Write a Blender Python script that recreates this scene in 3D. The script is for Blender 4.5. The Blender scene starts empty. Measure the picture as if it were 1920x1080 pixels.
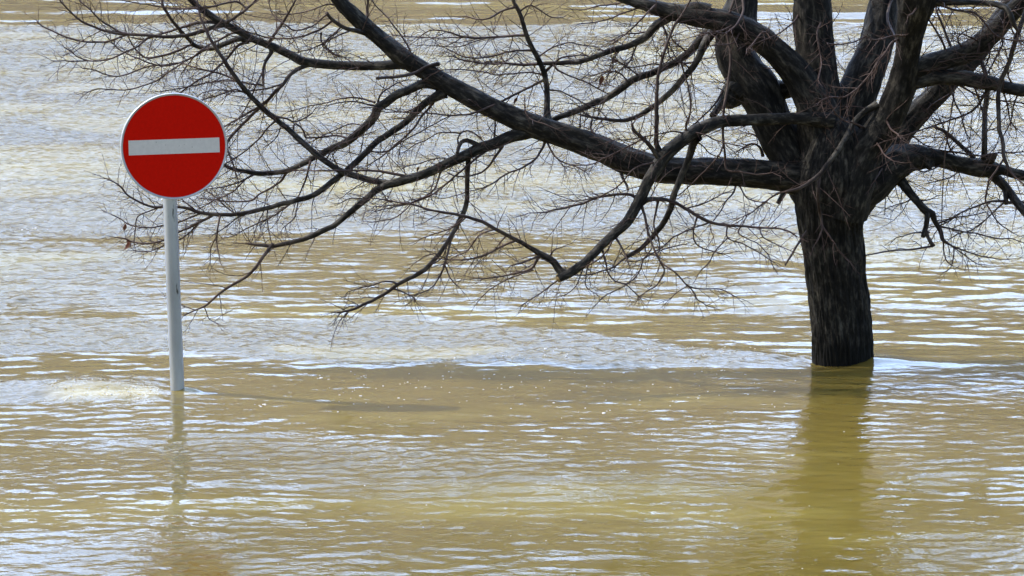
import bpy, math, random
import numpy as np
from mathutils import Vector, Matrix, noise as mnoise

random.seed(7)
RNG = np.random.default_rng(11)
sc = bpy.context.scene
COL = sc.collection

# ------------------------------------------------------------------ camera
CAM_H, PITCH, F = 4.0, math.radians(9.657), 6600.0        # metres, down-tilt, focal length in photo pixels
cd = bpy.data.cameras.new("camera")
cam = bpy.data.objects.new("camera", cd)
COL.objects.link(cam)
cam.location = (0, 0, CAM_H)
cam.rotation_euler = (math.pi / 2 - PITCH, 0, 0)
cd.sensor_width = 36.0
cd.lens = F / 1920 * 36.0
cd.clip_start, cd.clip_end = 0.1, 3000
sc.camera = cam

# ------------------------------------------------------------------ light
SUN_EL, SUN_AZ = math.radians(48), math.radians(-73)      # azimuth from straight ahead, minus = to the left
world = bpy.data.worlds.new("World")
sc.world = world
world.use_nodes = True
wn = world.node_tree
sky = wn.nodes.new("ShaderNodeTexSky")
sky.sky_type = 'NISHITA'
sky.sun_disc = False
sky.sun_elevation = SUN_EL
sky.sun_rotation = SUN_AZ
sky.air_density, sky.dust_density, sky.ozone_density = 1.0, 2.2, 1.0
wn.nodes["Background"].inputs[1].default_value = 0.15
wn.links.new(sky.outputs[0], wn.nodes["Background"].inputs[0])


def build_fill_clouds():
    """an unseen bluish cloud bank added ahead to brighten reflections in the water"""
    N, L = wn.nodes.new, wn.links.new
    tc, sep = N("ShaderNodeTexCoord"), N("ShaderNodeSeparateXYZ")
    L(tc.outputs["Generated"], sep.inputs[0])
    mp = N("ShaderNodeMapping")
    mp.inputs["Scale"].default_value = (1.0, 1.0, 2.6)
    L(tc.outputs["Generated"], mp.inputs[0])
    ns = N("ShaderNodeTexNoise")
    ns.inputs["Scale"].default_value, ns.inputs["Detail"].default_value = 2.6, 6.0
    L(mp.outputs[0], ns.inputs["Vector"])
    cover = N("ShaderNodeMapRange")
    cover.interpolation_type = 'SMOOTHSTEP'
    cover.inputs["From Min"].default_value, cover.inputs["From Max"].default_value = FILL_CLOUD_EDGE
    L(ns.outputs[0], cover.inputs["Value"])
    ahead = N("ShaderNodeMapRange")
    ahead.interpolation_type = 'SMOOTHSTEP'
    ahead.inputs["From Min"].default_value, ahead.inputs["From Max"].default_value = 0.05, 0.6
    L(sep.outputs["Y"], ahead.inputs["Value"])
    mul = N("ShaderNodeMath")
    mul.operation = 'MULTIPLY'
    L(cover.outputs[0], mul.inputs[0])
    L(ahead.outputs[0], mul.inputs[1])
    bg = N("ShaderNodeBackground")
    bg.inputs[0].default_value, bg.inputs[1].default_value = (0.59, 0.81, 1.26, 1), FILL_CLOUD_RADIANCE
    mix = N("ShaderNodeMixShader")
    L(mul.outputs[0], mix.inputs[0])
    L(wn.nodes["Background"].outputs[0], mix.inputs[1])
    L(bg.outputs[0], mix.inputs[2])
    L(mix.outputs[0], wn.nodes["World Output"].inputs[0])


FILL_CLOUD_EDGE, FILL_CLOUD_RADIANCE = (0.30, 0.50), 2.75
build_fill_clouds()
sd = bpy.data.lights.new("sun", 'SUN')
sd.energy, sd.angle, sd.color = 2.9, math.radians(0.5), (1.0, 0.95, 0.86)
sun = bpy.data.objects.new("sun", sd)
COL.objects.link(sun)
sdir = Vector((math.sin(SUN_AZ) * math.cos(SUN_EL), math.cos(SUN_AZ) * math.cos(SUN_EL), math.sin(SUN_EL)))
sun.rotation_euler = sdir.to_track_quat('Z', 'Y').to_euler()
sc.view_settings.view_transform = 'Standard'
sc.view_settings.look = 'None'
sc.view_settings.exposure = 0.9
sc.view_settings.gamma = 1.0
sc.render.resolution_x, sc.render.resolution_y = 1024, 576

# ------------------------------------------------------------------ helpers
CP, SP = math.cos(PITCH), math.sin(PITCH)


def ray(px, py):
    u, v = (px - 960) / F, (py - 540) / F
    return Vector((u, CP - v * SP, -SP - v * CP))


def on_water(px, py):
    d = ray(px, py)
    return d * (CAM_H / -d.z) + Vector((0, 0, CAM_H))


def at(px, py, Y):
    """the point at distance Y whose height and sideways place match what was measured in the photograph"""
    d = ray(px, py)
    return d * (Y / d.y) + Vector((0, 0, CAM_H))


def new_mesh(name, verts, faces, mat, parent=None, smooth=True, attrs=None, loc=None):
    me = bpy.data.meshes.new(name)
    me.from_pydata([tuple(v) for v in verts], [], faces)
    if smooth:
        me.polygons.foreach_set("use_smooth", [True] * len(me.polygons))
    for k, (typ, data) in (attrs or {}).items():
        a = me.attributes.new(k, typ, 'POINT')
        a.data.foreach_set('value' if typ == 'FLOAT' else 'vector', np.asarray(data, dtype=np.float32).ravel())
    me.update()
    if mat:
        me.materials.append(mat)
    o = bpy.data.objects.new(name, me)
    COL.objects.link(o)
    if parent:
        o.parent = parent
        o.matrix_parent_inverse = Matrix.Identity(4)
    return o


def tag(o, label=None, cat=None, group=None, kind=None):
    for k, v in (("label", label), ("category", cat), ("group", group), ("kind", kind)):
        if v:
            o[k] = v
    return o


def material(name):
    m = bpy.data.materials.new(name)
    m.use_nodes = True
    nt = m.node_tree
    return m, nt, nt.nodes["Principled BSDF"]


def node(nt, typ, **kw):
    n = nt.nodes.new(typ)
    for k, v in kw.items():
        if k.startswith("i_"):
            n.inputs[k[2:].replace("_", " ")].default_value = v
        else:
            setattr(n, k, v)
    return n


def ramp(nt, stops):
    n = nt.nodes.new("ShaderNodeValToRGB")
    e = n.color_ramp.elements
    while len(e) < len(stops):
        e.new(0.5)
    for el, (p, c) in zip(e, stops):
        el.position, el.color = p, (*c, 1)
    return n


# ------------------------------------------------------------------ materials
def mat_water():
    m, nt, b = material("muddy_water")
    L = nt.links.new
    geo = node(nt, "ShaderNodeNewGeometry")
    n1 = node(nt, "ShaderNodeTexNoise", i_Scale=0.55, i_Detail=5.0, i_Roughness=0.6)
    mp = node(nt, "ShaderNodeMapping")
    mp.inputs["Scale"].default_value = (0.35, 1.0, 1.0)
    L(geo.outputs["Position"], mp.inputs[0])
    L(mp.outputs[0], n1.inputs["Vector"])
    r = ramp(nt, [(0.3, (0.110, 0.081, 0.017)), (0.54, (0.134, 0.100, 0.021)), (0.68, (0.215, 0.172, 0.045))])  # lightest stop paints sunlit patches into the water colour
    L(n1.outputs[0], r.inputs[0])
    # paler tan painted in for sunlit patches, plus sediment stirred up in the wakes
    sa = node(nt, "ShaderNodeAttribute", attribute_name="silt_and_sun")
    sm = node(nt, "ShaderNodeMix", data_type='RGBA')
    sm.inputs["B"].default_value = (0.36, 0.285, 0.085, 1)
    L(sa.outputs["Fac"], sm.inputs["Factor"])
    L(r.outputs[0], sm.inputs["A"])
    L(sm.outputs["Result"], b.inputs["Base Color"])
    b.inputs["IOR"].default_value = 1.42
    # silty water: light wanders a hand's breadth before it comes out again, so shadows on it are soft
    b.inputs["Subsurface Weight"].default_value = 1.0
    b.inputs["Subsurface Radius"].default_value = (1.0, 0.85, 0.4)
    b.inputs["Subsurface Scale"].default_value = 0.065
    # the finest ripples
    at_ = node(nt, "ShaderNodeAttribute", attribute_name="chop")
    mp2 = node(nt, "ShaderNodeMapping")
    mp2.inputs["Scale"].default_value = (0.6, 1.0, 1.0)
    L(geo.outputs["Position"], mp2.inputs[0])
    n2 = node(nt, "ShaderNodeTexNoise", i_Scale=26.0, i_Detail=2.5, i_Roughness=0.55)
    L(mp2.outputs[0], n2.inputs["Vector"])
    bp = node(nt, "ShaderNodeBump")
    bp.inputs["Distance"].default_value = 0.012
    L(at_.outputs["Fac"], bp.inputs["Strength"])
    rg = node(nt, "ShaderNodeMapRange")
    rg.inputs["To Min"].default_value, rg.inputs["To Max"].default_value = 0.03, 0.19
    L(at_.outputs["Fac"], rg.inputs["Value"])
    L(rg.outputs[0], b.inputs["Roughness"])
    L(n2.outputs[0], bp.inputs["Height"])
    L(bp.outputs[0], b.inputs["Normal"])
    return m


def mat_bark():
    m, nt, b = material("bark")
    L = nt.links.new
    bc = node(nt, "ShaderNodeAttribute", attribute_name="bark")
    rad = node(nt, "ShaderNodeAttribute", attribute_name="thickness")
    n1 = node(nt, "ShaderNodeTexNoise", i_Scale=36.0, i_Detail=6.0, i_Roughness=0.7)
    L(bc.outputs["Vector"], n1.inputs["Vector"])
    n2 = node(nt, "ShaderNodeTexNoise", i_Scale=7.0, i_Detail=3.0)
    geo = node(nt, "ShaderNodeNewGeometry")
    L(geo.outputs["Position"], n2.inputs["Vector"])
    r1 = ramp(nt, [(0.32, (0.002, 0.0018, 0.0015)), (0.5, (0.0095, 0.0083, 0.0068)), (0.74, (0.070, 0.062, 0.050))])
    L(n1.outputs[0], r1.inputs[0])
    r2 = ramp(nt, [(0.3, (0.45, 0.45, 0.45)), (0.7, (1.25, 1.25, 1.2))])
    L(n2.outputs[0], r2.inputs[0])
    mu = node(nt, "ShaderNodeMix", data_type='RGBA', blend_type='MULTIPLY')
    mu.inputs["Factor"].default_value = 1.0
    L(r1.outputs[0], mu.inputs["A"])
    L(r2.outputs[0], mu.inputs["B"])
    # young wood: smooth and reddish brown
    r3 = ramp(nt, [(0.35, (0.045, 0.027, 0.023)), (0.65, (0.092, 0.062, 0.052))])
    L(n2.outputs[0], r3.inputs[0])
    mr = node(nt, "ShaderNodeMapRange")
    mr.inputs["From Min"].default_value = 0.004
    mr.inputs["From Max"].default_value = 0.016
    L(rad.outputs["Fac"], mr.inputs["Value"])
    mx = node(nt, "ShaderNodeMix", data_type='RGBA')
    L(mr.outputs[0], mx.inputs["Factor"])
    L(r3.outputs[0], mx.inputs["A"])
    # middling boughs are paler grey than the old trunk
    mr2 = node(nt, "ShaderNodeMapRange")
    mr2.inputs["From Min"].default_value, mr2.inputs["From Max"].default_value = 0.03, 0.075
    mr2.inputs["To Min"].default_value, mr2.inputs["To Max"].default_value = 2.3, 1.5
    L(rad.outputs["Fac"], mr2.inputs["Value"])
    sc2 = node(nt, "ShaderNodeMix", data_type='RGBA', blend_type='MULTIPLY')
    sc2.inputs["Factor"].default_value = 1.0
    L(mu.outputs["Result"], sc2.inputs["A"])
    cmb = node(nt, "ShaderNodeCombineColor")
    for ch in ("Red", "Green", "Blue"):
        L(mr2.outputs[0], cmb.inputs[ch])
    L(cmb.outputs[0], sc2.inputs["B"])
    L(sc2.outputs["Result"], mx.inputs["B"])
    # wet, darker foot where the flood laps it
    sx = node(nt, "ShaderNodeSeparateXYZ")
    L(geo.outputs["Position"], sx.inputs[0])
    wv = node(nt, "ShaderNodeMath", operation='MULTIPLY_ADD')
    wv.inputs[1].default_value, wv.inputs[2].default_value = -0.16, 0.08
    L(n2.outputs[0], wv.inputs[0])
    ad = node(nt, "ShaderNodeMath", operation='ADD')
    L(sx.outputs["Z"], ad.inputs[0])
    L(wv.outputs[0], ad.inputs[1])
    wet = node(nt, "ShaderNodeMapRange")
    wet.inputs["From Min"].default_value, wet.inputs["From Max"].default_value = 0.10, 0.15
    L(ad.outputs[0], wet.inputs["Value"])
    wc = node(nt, "ShaderNodeMix", data_type='RGBA')
    wc.inputs["A"].default_value = (0.006, 0.0055, 0.004, 1)
    L(wet.outputs[0], wc.inputs["Factor"])
    L(mx.outputs["Result"], wc.inputs["B"])
    L(wc.outputs["Result"], b.inputs["Base Color"])
    b.inputs["Roughness"].default_value = 0.7
    b.inputs["Specular IOR Level"].default_value = 0.15
    bp = node(nt, "ShaderNodeBump")
    bp.inputs["Distance"].default_value = 0.012
    mm = node(nt, "ShaderNodeMath", operation='MULTIPLY')
    mm.inputs[1].default_value = 0.9
    L(mr.outputs[0], mm.inputs[0])
    L(mm.outputs[0], bp.inputs["Strength"])
    L(n1.outputs[0], bp.inputs["Height"])
    L(bp.outputs[0], b.inputs["Normal"])
    return m


def mat_simple(name, col, rough=0.5, metal=0.0, noise_scale=30.0, var=0.12, stretch=(1, 1, 1), bump=0.0):
    m, nt, b = material(name)
    L = nt.links.new
    tc = node(nt, "ShaderNodeTexCoord")
    mp = node(nt, "ShaderNodeMapping")
    mp.inputs["Scale"].default_value = stretch
    L(tc.outputs["Object"], mp.inputs[0])
    n = node(nt, "ShaderNodeTexNoise", i_Scale=noise_scale, i_Detail=5.0, i_Roughness=0.6)
    L(mp.outputs[0], n.inputs["Vector"])
    r = ramp(nt, [(0.3, tuple(c * (1 - var) for c in col)), (0.7, tuple(min(1, c * (1 + var)) for c in col))])
    L(n.outputs[0], r.inputs[0])
    L(r.outputs[0], b.inputs["Base Color"])
    b.inputs["Roughness"].default_value = rough
    b.inputs["Metallic"].default_value = metal
    if bump:
        bp = node(nt, "ShaderNodeBump")
        bp.inputs["Strength"].default_value = bump
        bp.inputs["Distance"].default_value = 0.002
        L(n.outputs[0], bp.inputs["Height"])
        L(bp.outputs[0], b.inputs["Normal"])
    return m, nt, b, n, r


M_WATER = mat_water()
M_BARK = mat_bark()
M_RED = mat_simple("red_sheeting", (0.60, 0.006, 0.001), 0.55, 0, 60, 0.07)[0]
M_RED.node_tree.nodes["Principled BSDF"].inputs["Specular IOR Level"].default_value = 0.05
M_WHITE = mat_simple("white_sheeting", (0.62, 0.595, 0.56), 0.5, 0, 45, 0.06)[0]


def add_specks(m, scale, lo, hi, col):
    """small dirt marks of their own shape on a sheet"""
    nt = m.node_tree
    b = nt.nodes["Principled BSDF"]
    src = b.inputs["Base Color"].links[0].from_socket
    tc = node(nt, "ShaderNodeTexCoord")
    n = node(nt, "ShaderNodeTexNoise", i_Scale=scale, i_Detail=3.0, i_Roughness=0.6)
    nt.links.new(tc.outputs["Object"], n.inputs["Vector"])
    r = ramp(nt, [(lo, (0, 0, 0)), (hi, (0.75, 0.75, 0.75))])
    nt.links.new(n.outputs[0], r.inputs[0])
    mx = node(nt, "ShaderNodeMix", data_type='RGBA')
    nt.links.new(r.outputs[0], mx.inputs["Factor"])
    nt.links.new(src, mx.inputs["A"])
    mx.inputs["B"].default_value = (*col, 1)
    nt.links.new(mx.outputs["Result"], b.inputs["Base Color"])


add_specks(M_WHITE, 55, 0.69, 0.73, (0.16, 0.15, 0.13))
add_specks(M_RED, 38, 0.71, 0.76, (0.22, 0.03, 0.02))
M_ALU = mat_simple("grey_aluminium", (0.50, 0.52, 0.54), 0.45, 0.35, 25, 0.1)[0]
M_LEAF = mat_simple("dead_leaf", (0.16, 0.055, 0.022), 0.7, 0, 40, 0.35)[0]
M_CUT = mat_simple("cut_wood", (0.22, 0.15, 0.06), 0.8, 0, 60, 0.3)[0]


def mat_pole():
    m, nt, b, n, r = mat_simple("galvanised_steel", (0.38, 0.405, 0.43), 0.42, 0.5, 9, 0.2, (1, 1, 0.25))
    L = nt.links.new
    tc = node(nt, "ShaderNodeTexCoord")
    mp = node(nt, "ShaderNodeMapping")
    mp.inputs["Scale"].default_value = (16, 16, 2.6)
    mp.inputs["Location"].default_value = (3.1, 0.4, 0.7)
    L(tc.outputs["Object"], mp.inputs[0])
    s = node(nt, "ShaderNodeTexNoise", i_Scale=1.6, i_Detail=4.0, i_Roughness=0.7)
    L(mp.outputs[0], s.inputs["Vector"])
    rr = ramp(nt, [(0.66, (0, 0, 0)), (0.70, (1, 1, 1))])
    L(s.outputs[0], rr.inputs[0])
    mx = node(nt, "ShaderNodeMix", data_type='RGBA')
    L(rr.outputs[0], mx.inputs["Factor"])
    L(r.outputs[0], mx.inputs["A"])
    mx.inputs["B"].default_value = (0.05, 0.05, 0.045, 1)
    L(mx.outputs["Result"], b.inputs["Base Color"])
    return m


M_POLE = mat_pole()

# ------------------------------------------------------------------ water
TREE0 = on_water(1580, 678)
SIGN0 = on_water(333, 735)


def sstep(a, b, x):
    t = np.clip((x - a) / (b - a), 0, 1)
    return t * t * (3 - 2 * t)


def wave_tile(n, size, kmin, kmax, power, spread, seed, heading=math.pi / 2):
    """periodic random sea, unit rms slope"""
    rng = np.random.default_rng(seed)
    k1 = np.fft.fftfreq(n, size / n) * 2 * math.pi
    kx, ky = np.meshgrid(k1, k1, indexing='ij')
    k = np.hypot(kx, ky)
    k[0, 0] = 1e-9
    ang = np.arctan2(ky, kx)
    dirw = np.exp(-(np.minimum(np.abs(np.sin(ang - heading)), 1) / math.sin(spread)) ** 2 * 0.5) if spread < 1.5 else 1.0
    amp = k ** power * dirw * ((k > kmin) & (k < kmax)) * np.exp(-(k / kmax) ** 4)
    ph = rng.normal(size=(n, n)) + 1j * rng.normal(size=(n, n))
    spec = amp * ph
    h = np.fft.ifft2(spec).real
    sx, sy = np.gradient(h, size / n)
    return h / np.sqrt((sx ** 2 + sy ** 2).mean())


def sample(tile, size, x, y):
    n = tile.shape[0]
    u, v = (x / size * n) % n, (y / size * n) % n
    i, j = np.floor(u).astype(int) % n, np.floor(v).astype(int) % n
    fu, fv = u - np.floor(u), v - np.floor(v)
    i2, j2 = (i + 1) % n, (j + 1) % n
    return (tile[i, j] * (1 - fu) * (1 - fv) + tile[i2, j] * fu * (1 - fv) + tile[i, j2] * (1 - fu) * fv + tile[i2, j2] * fu * fv)


def lowfreq(x, y, sx, sy, seed):
    """smooth noise in -1..1 with cells sx by sy metres"""
    rng = np.random.default_rng(seed)
    out = np.zeros_like(x)
    for _ in range(14):
        kx, ky = rng.normal() / sx * 2.2, rng.normal() / sy * 2.2
        out += np.sin(kx * x + ky * y + rng.uniform(0, 6.283))
    return out / 2.65


def axis(fine0, fine1, step, far0, far1, growth=1.12):
    mid = np.arange(fine0, fine1 + step, step)
    a, s, p = [], step, fine0
    while p > far0:
        s *= growth
        p -= s
        a.append(p)
    b, s, p = [], step, mid[-1]
    while p < far1:
        s *= growth
        p += s
        b.append(p)
    return np.concatenate([a[::-1], mid, b])


def build_water():
    xs = axis(-7.2, 7.2, 0.022, -420, 420)
    ys = axis(14.6, 46.0, 0.022, -60, 900)
    X, Y = np.meshgrid(xs, ys, indexing='ij')
    near = sstep(9, 7.4, np.abs(X)) * sstep(13.2, 14.6, Y) * sstep(56, 47, Y)
    # photo rows and columns of each spot of water, used only to say where each patch of current lies
    dep = np.arctan2(CAM_H, np.maximum(Y, 1.0))
    PY = 540 + F * np.tan(dep - PITCH)
    PX = 960 + X * F / np.maximum(np.hypot(Y, CAM_H), 1.0)
    w1 = lowfreq(X, Y, 2.2, 1.4, 1)
    w2 = lowfreq(X, Y, 0.7, 0.6, 2)
    w3 = lowfreq(X, Y, 5.0, 1.2, 3)
    w4 = lowfreq(X, Y, 1.3, 0.35, 4)
    q = PY + 9 * w1 + 4 * w2
    # chop: where the current is rough, ripple: where long smooth wavelets run
    far = sstep(44, 49, PY + 2.5 * w2 + 1.5 * w4) * sstep(486, 425, q + 16 * w3 + 10 * w1)
    far *= 1 - 0.6 * sstep(0.35, 0.95, w3) * sstep(30, 26, Y)
    far *= 1 - 0.45 * sstep(18, 4, np.abs(PY - 80 + 6 * w4 + 4 * w2)) * sstep(820, 960, PX) * sstep(1420, 1280, PX)
    top = np.interp(PX, [-400, 0, 400, 700, 900, 1100, 1350, 1530], [598, 600, 592, 588, 604, 622, 634, 652])
    wake = sstep(0, 14, q - top) * sstep(np.interp(PX, [-400, 300, 620, 1500], [668, 670, 690, 691]), np.interp(PX, [-400, 300, 620, 1500], [652, 656, 678, 683]), PY + 4.0 * w2 + 3.0 * w4) * sstep(1545, 1500, PX)
    left = 0.5 * sstep(420, 200, PX) * sstep(440, 470, q) * sstep(600, 570, q)
    pole_wake = sstep(706, 716, PY + 3 * w2) * sstep(757, 750, PY + 2 * w2) * sstep(330, 285, PX)
    patch = np.exp(-((PX - 640) / 420) ** 2 - ((q - 862) / 42) ** 2) + 0.8 * np.exp(-((PX - 1820) / 260) ** 2 - ((q - 1030) / 50) ** 2) \
        + 0.6 * np.exp(-((PX - 1150) / 300) ** 2 - ((q - 905) / 22) ** 2) + 0.6 * np.exp(-((PX - 300) / 240) ** 2 - ((q - 835) / 20) ** 2)
    calm = sstep(688, 694, PY) * sstep(800, 740, q) * sstep(330, 480, PX) * sstep(1640, 1480, PX)
    strip = sstep(49, 44, PY + 2.5 * w2 + 1.5 * w4)
    mids = sstep(440, 475, q) * sstep(640, 560, q)
    chop = np.clip(far + 0.95 * wake + left + 0.65 * pole_wake + 0.5 * patch + 0.16 * mids * (1 + w3), 0, 1.1)
    chop = np.maximum(chop, 0.10 + 0.06 * w1) * (1 - 0.6 * calm) * (1 - 0.9 * strip)
    ripple = (0.95 + 0.25 * w3) * (1 - 0.55 * calm) * (1 - 0.5 * far) * (1 - 0.3 * strip)
    ripple *= 1 + 0.45 * mids
    ripple *= (1 - 0.55 * sstep(0.0, 0.8, w1)) * (1 - 0.35 * sstep(0.1, 0.8, w3))
    ripple += 0.6 * sstep(640, 560, PX) * sstep(635, 655, q) * sstep(712, 698, q)
    ripple = np.maximum(ripple, 0.55 * (1 - 0.55 * calm) * (1 - 0.5 * far))
    t_r = wave_tile(1024, 18.3, 15, 60, -2.5, math.radians(20), 5)
    t_r2 = wave_tile(1024, 13.1, 38, 130, -2.3, math.radians(26), 15)
    t_c = wave_tile(1024, 13.7, 26, 135, -1.5, math.radians(55), 6)
    t_l = wave_tile(1024, 41.0, 3, 16, -1.6, math.radians(9), 31)
    t_s = wave_tile(512, 31.0, 1.2, 6, -1.5, math.radians(60), 8)
    mid = sstep(19.5, 22.0, Y)
    Z = (0.018 + 0.036 * mid) * ripple * sample(t_r, 18.3, X, Y) + (0.046 - 0.016 * mid) * ripple * sample(t_r2, 13.1, X + 3.1, Y * 1.0 + 0.04 * X)
    Z += 0.235 * chop * sample(t_c, 13.7, X, Y) + 0.075 * strip * sample(t_l, 41.0, X, Y) + 0.02 * far * sample(t_l, 41.0, X, Y) + (0.012 + 0.03 * chop) * sample(t_s, 31.0, X, Y)
    # water heaped against the trunk and the pole, and the step along the edge of the trunk's wake
    dx, dy = X - TREE0.x, Y - TREE0.y
    d = np.hypot(dx, dy)
    Z += 0.030 * np.exp(-(((dx - 0.20) / 0.22) ** 2 + (dy / 0.22) ** 2)) - 0.020 * np.exp(-(((dx + 0.25) / 0.25) ** 2 + (dy / 0.25) ** 2))
    Z += 0.010 * np.exp(-((dx - 0.62) / 0.35) ** 2) * np.exp(-((dy + 0.1) / 0.12) ** 2)
    edge = np.exp(-((PY - 680 + 3 * w2) / 6.0) ** 2) * sstep(500, 700, PX) * sstep(1530, 1480, PX)
    Z += 0.004 * edge * (1 + 0.6 * w4)
    dx, dy = X - SIGN0.x, Y - SIGN0.y
    Z += 0.020 * np.exp(-(((dx - 0.05) / 0.07) ** 2 + (dy / 0.06) ** 2))
    Z += 0.036 * np.exp(-((PY - 728 - 0.03 * (330 - PX) * 0 + 3 * w2) / 12.0) ** 2) * sstep(325, 130, PX) * (0.8 + 0.35 * w4 + 0.35 * w2)
    Z *= near
    n, mcols = X.shape
    co = np.stack([X, Y, Z], -1).reshape(-1, 3).astype(np.float32)
    idx = np.arange(n * mcols).reshape(n, mcols)
    quads = np.stack([idx[:-1, :-1], idx[1:, :-1], idx[1:, 1:], idx[:-1, 1:]], -1).reshape(-1, 4)
    me = bpy.data.meshes.new("water")
    me.vertices.add(len(co))
    me.vertices.foreach_set("co", co.ravel())
    me.loops.add(quads.size)
    me.loops.foreach_set("vertex_index", quads.ravel().astype(np.int32))
    me.polygons.add(len(quads))
    me.polygons.foreach_set("loop_start", (np.arange(len(quads)) * 4).astype(np.int32))
    me.polygons.foreach_set("use_smooth", np.ones(len(quads), dtype=bool))
    a = me.attributes.new("chop", 'FLOAT', 'POINT')
    a.data.foreach_set("value", np.clip(0.10 + 0.75 * chop, 0, 1).astype(np.float32).ravel())
    sunlit_boil = sstep(0.25, 1.0, lowfreq(X, Y, 1.6, 0.7, 41))  # pale patches painted in for sun on the rough water
    silt_and_sun = 0.75 * np.exp(-((PY - 742 + 2 * w2) / 9.0) ** 2) * sstep(60, 150, PX) * sstep(322, 280, PX) + 0.5 * np.exp(-((PX - 352) / 22.0) ** 2 - ((PY - 738) / 6.0) ** 2)
    silt_and_sun = silt_and_sun + 0.26 * sunlit_boil * far + 0.35 * wake * sunlit_boil * sstep(640, 660, PY)
    a = me.attributes.new("silt_and_sun", 'FLOAT', 'POINT')
    a.data.foreach_set("value", (np.clip(silt_and_sun, 0, 1) * near).astype(np.float32).ravel())
    me.update()
    me.validate()
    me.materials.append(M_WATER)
    o = bpy.data.objects.new("water", me)
    COL.objects.link(o)
    tag(o, kind="structure")
    return xs, ys, Z


WX, WY, WZ = build_water()


def build_foam_glints():
    """froth specks on slack water; in wakes and fast water they imitate sun glints"""
    m, nt, b, n, r = mat_simple("foam_glints", (0.62, 0.60, 0.54), 0.25, 0, 80, 0.08)
    rng = random.Random(21)
    V, Fc = [], []

    def speck(px, py, size):
        size *= 0.5
        p = on_water(px, py)
        i, j = int(np.searchsorted(WX, p.x)), int(np.searchsorted(WY, p.y))
        z = float(WZ[min(i, len(WX) - 1), min(j, len(WY) - 1)])
        base = len(V)
        el, an = rng.uniform(1.0, 2.2), rng.uniform(-0.3, 0.3)
        for k in range(7):
            a = 2 * math.pi * k / 7
            q = size * rng.uniform(0.8, 1.2)
            x, y = q * el * math.cos(a), q * math.sin(a)
            V.append((p.x + x * math.cos(an) - y * math.sin(an), p.y + x * math.sin(an) + y * math.cos(an), z - 0.002))
        for k in range(7):
            vx, vy, vz = V[base + k]
            V.append((p.x + (vx - p.x) * 0.6, p.y + (vy - p.y) * 0.6, z + size * 0.55))
        for k in range(7):
            k2 = (k + 1) % 7
            Fc.append((base + k, base + k2, base + 7 + k2, base + 7 + k))
        Fc.append(tuple(base + 7 + k for k in range(7)))
    for _ in range(110):
        speck(rng.uniform(600, 1510), 694 + abs(rng.gauss(0, 48)), rng.uniform(0.004, 0.010))
    for _ in range(4):                      # drifting knots of foam
        cx, cy = rng.uniform(420, 1500), rng.uniform(700, 800)
        for _ in range(rng.randint(3, 7)):
            speck(cx + rng.gauss(0, 9), cy + rng.gauss(0, 2.0), rng.uniform(0.006, 0.013))
    for _ in range(120):  # added specks imitate sun sparkle in the pole's wake
        x = rng.triangular(60, 312, 285)
        speck(x, 738 + rng.gauss(0, 8), rng.uniform(0.004, 0.008))
    for _ in range(110):  # pale specks put in as sun glints along the tree's wake
        speck(rng.triangular(760, 1520, 1350), 666 + rng.gauss(0, 8), rng.uniform(0.004, 0.009))
    for _ in range(26):                      # added pale clusters imitate sun glints in the fast water
        cx, cy = rng.uniform(-60, 1960), rng.uniform(60, 430)
        for _ in range(rng.randint(5, 14)):
            speck(cx + rng.gauss(0, 26), cy + rng.gauss(0, 3), rng.uniform(0.007, 0.013))
    for _ in range(60):
        speck(rng.uniform(-40, 1960), rng.uniform(770, 1085), rng.uniform(0.003, 0.006))
    for _ in range(60):                      # a thin lip of froth where the trunk parts the water
        a = rng.uniform(math.pi * 0.95, math.pi * 1.75)
        x, y = TREE0.x + 0.185 * math.cos(a), TREE0.y + 0.185 * math.sin(a)
        d = Vector((x, y, -CAM_H))
        v = -(d.y * -SP + d.z * CP) / (d.y * CP + d.z * -SP)
        speck(960 + F * x / (d.y * CP - d.z * SP), 540 + F * v, rng.uniform(0.004, 0.009))
    tag(new_mesh("foam_glints", V, Fc, m), "small pale froth specks and imitation sun glints on the brown flood water", "foam_glints", kind="stuff")


build_foam_glints()


def build_hills():
    """the wooded far bank that stands above the picture and shows in the water as a brown reflection"""
    m, nt, b, n, r = mat_simple("bare_woods", (0.23, 0.185, 0.150), 0.9, 0, 0.25, 0.4, (1, 1, 2.0))
    nx, ny = 160, 14
    V, Fc = [], []
    for i in range(nx + 1):
        x = -320 + 640 * i / nx
        ridge = 43 + 7 * mnoise.noise((x * 0.012, 3.1, 0)) + 3.0 * mnoise.noise((x * 0.06, 1.7, 0)) + 1.5 * mnoise.noise((x * 0.3, 0.7, 0))
        for j in range(ny + 1):
            t = j / ny
            V.append((x, 104 + 55 * t + 4 * mnoise.noise((x * 0.03, t * 3, 2)), -0.6 + ridge * (1 - (1 - t) ** 1.8) + (0.9 * mnoise.noise((x * 0.4, t * 9, 5)) if 0 < j < ny else 0)))
    for i in range(nx):
        for j in range(ny):
            a = i * (ny + 1) + j
            Fc.append((a, a + ny + 1, a + ny + 2, a + 1))
    tag(new_mesh("hills", V, Fc, m), kind="structure")


build_hills()

# ------------------------------------------------------------------ road sign
def lathe(profile, seg=72, axis_y=True):
    """profile of (radius, offset towards -y) turned about the y axis"""
    V, Fc = [], []
    for r, d in profile:
        for s in range(seg):
            a = 2 * math.pi * s / seg
            V.append((r * math.cos(a), -d, r * math.sin(a)))
    for i in range(len(profile) - 1):
        for s in range(seg):
            p, q = i * seg + s, i * seg + (s + 1) % seg
            Fc.append((p, q, q + seg, p + seg))
    return V, Fc


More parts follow.
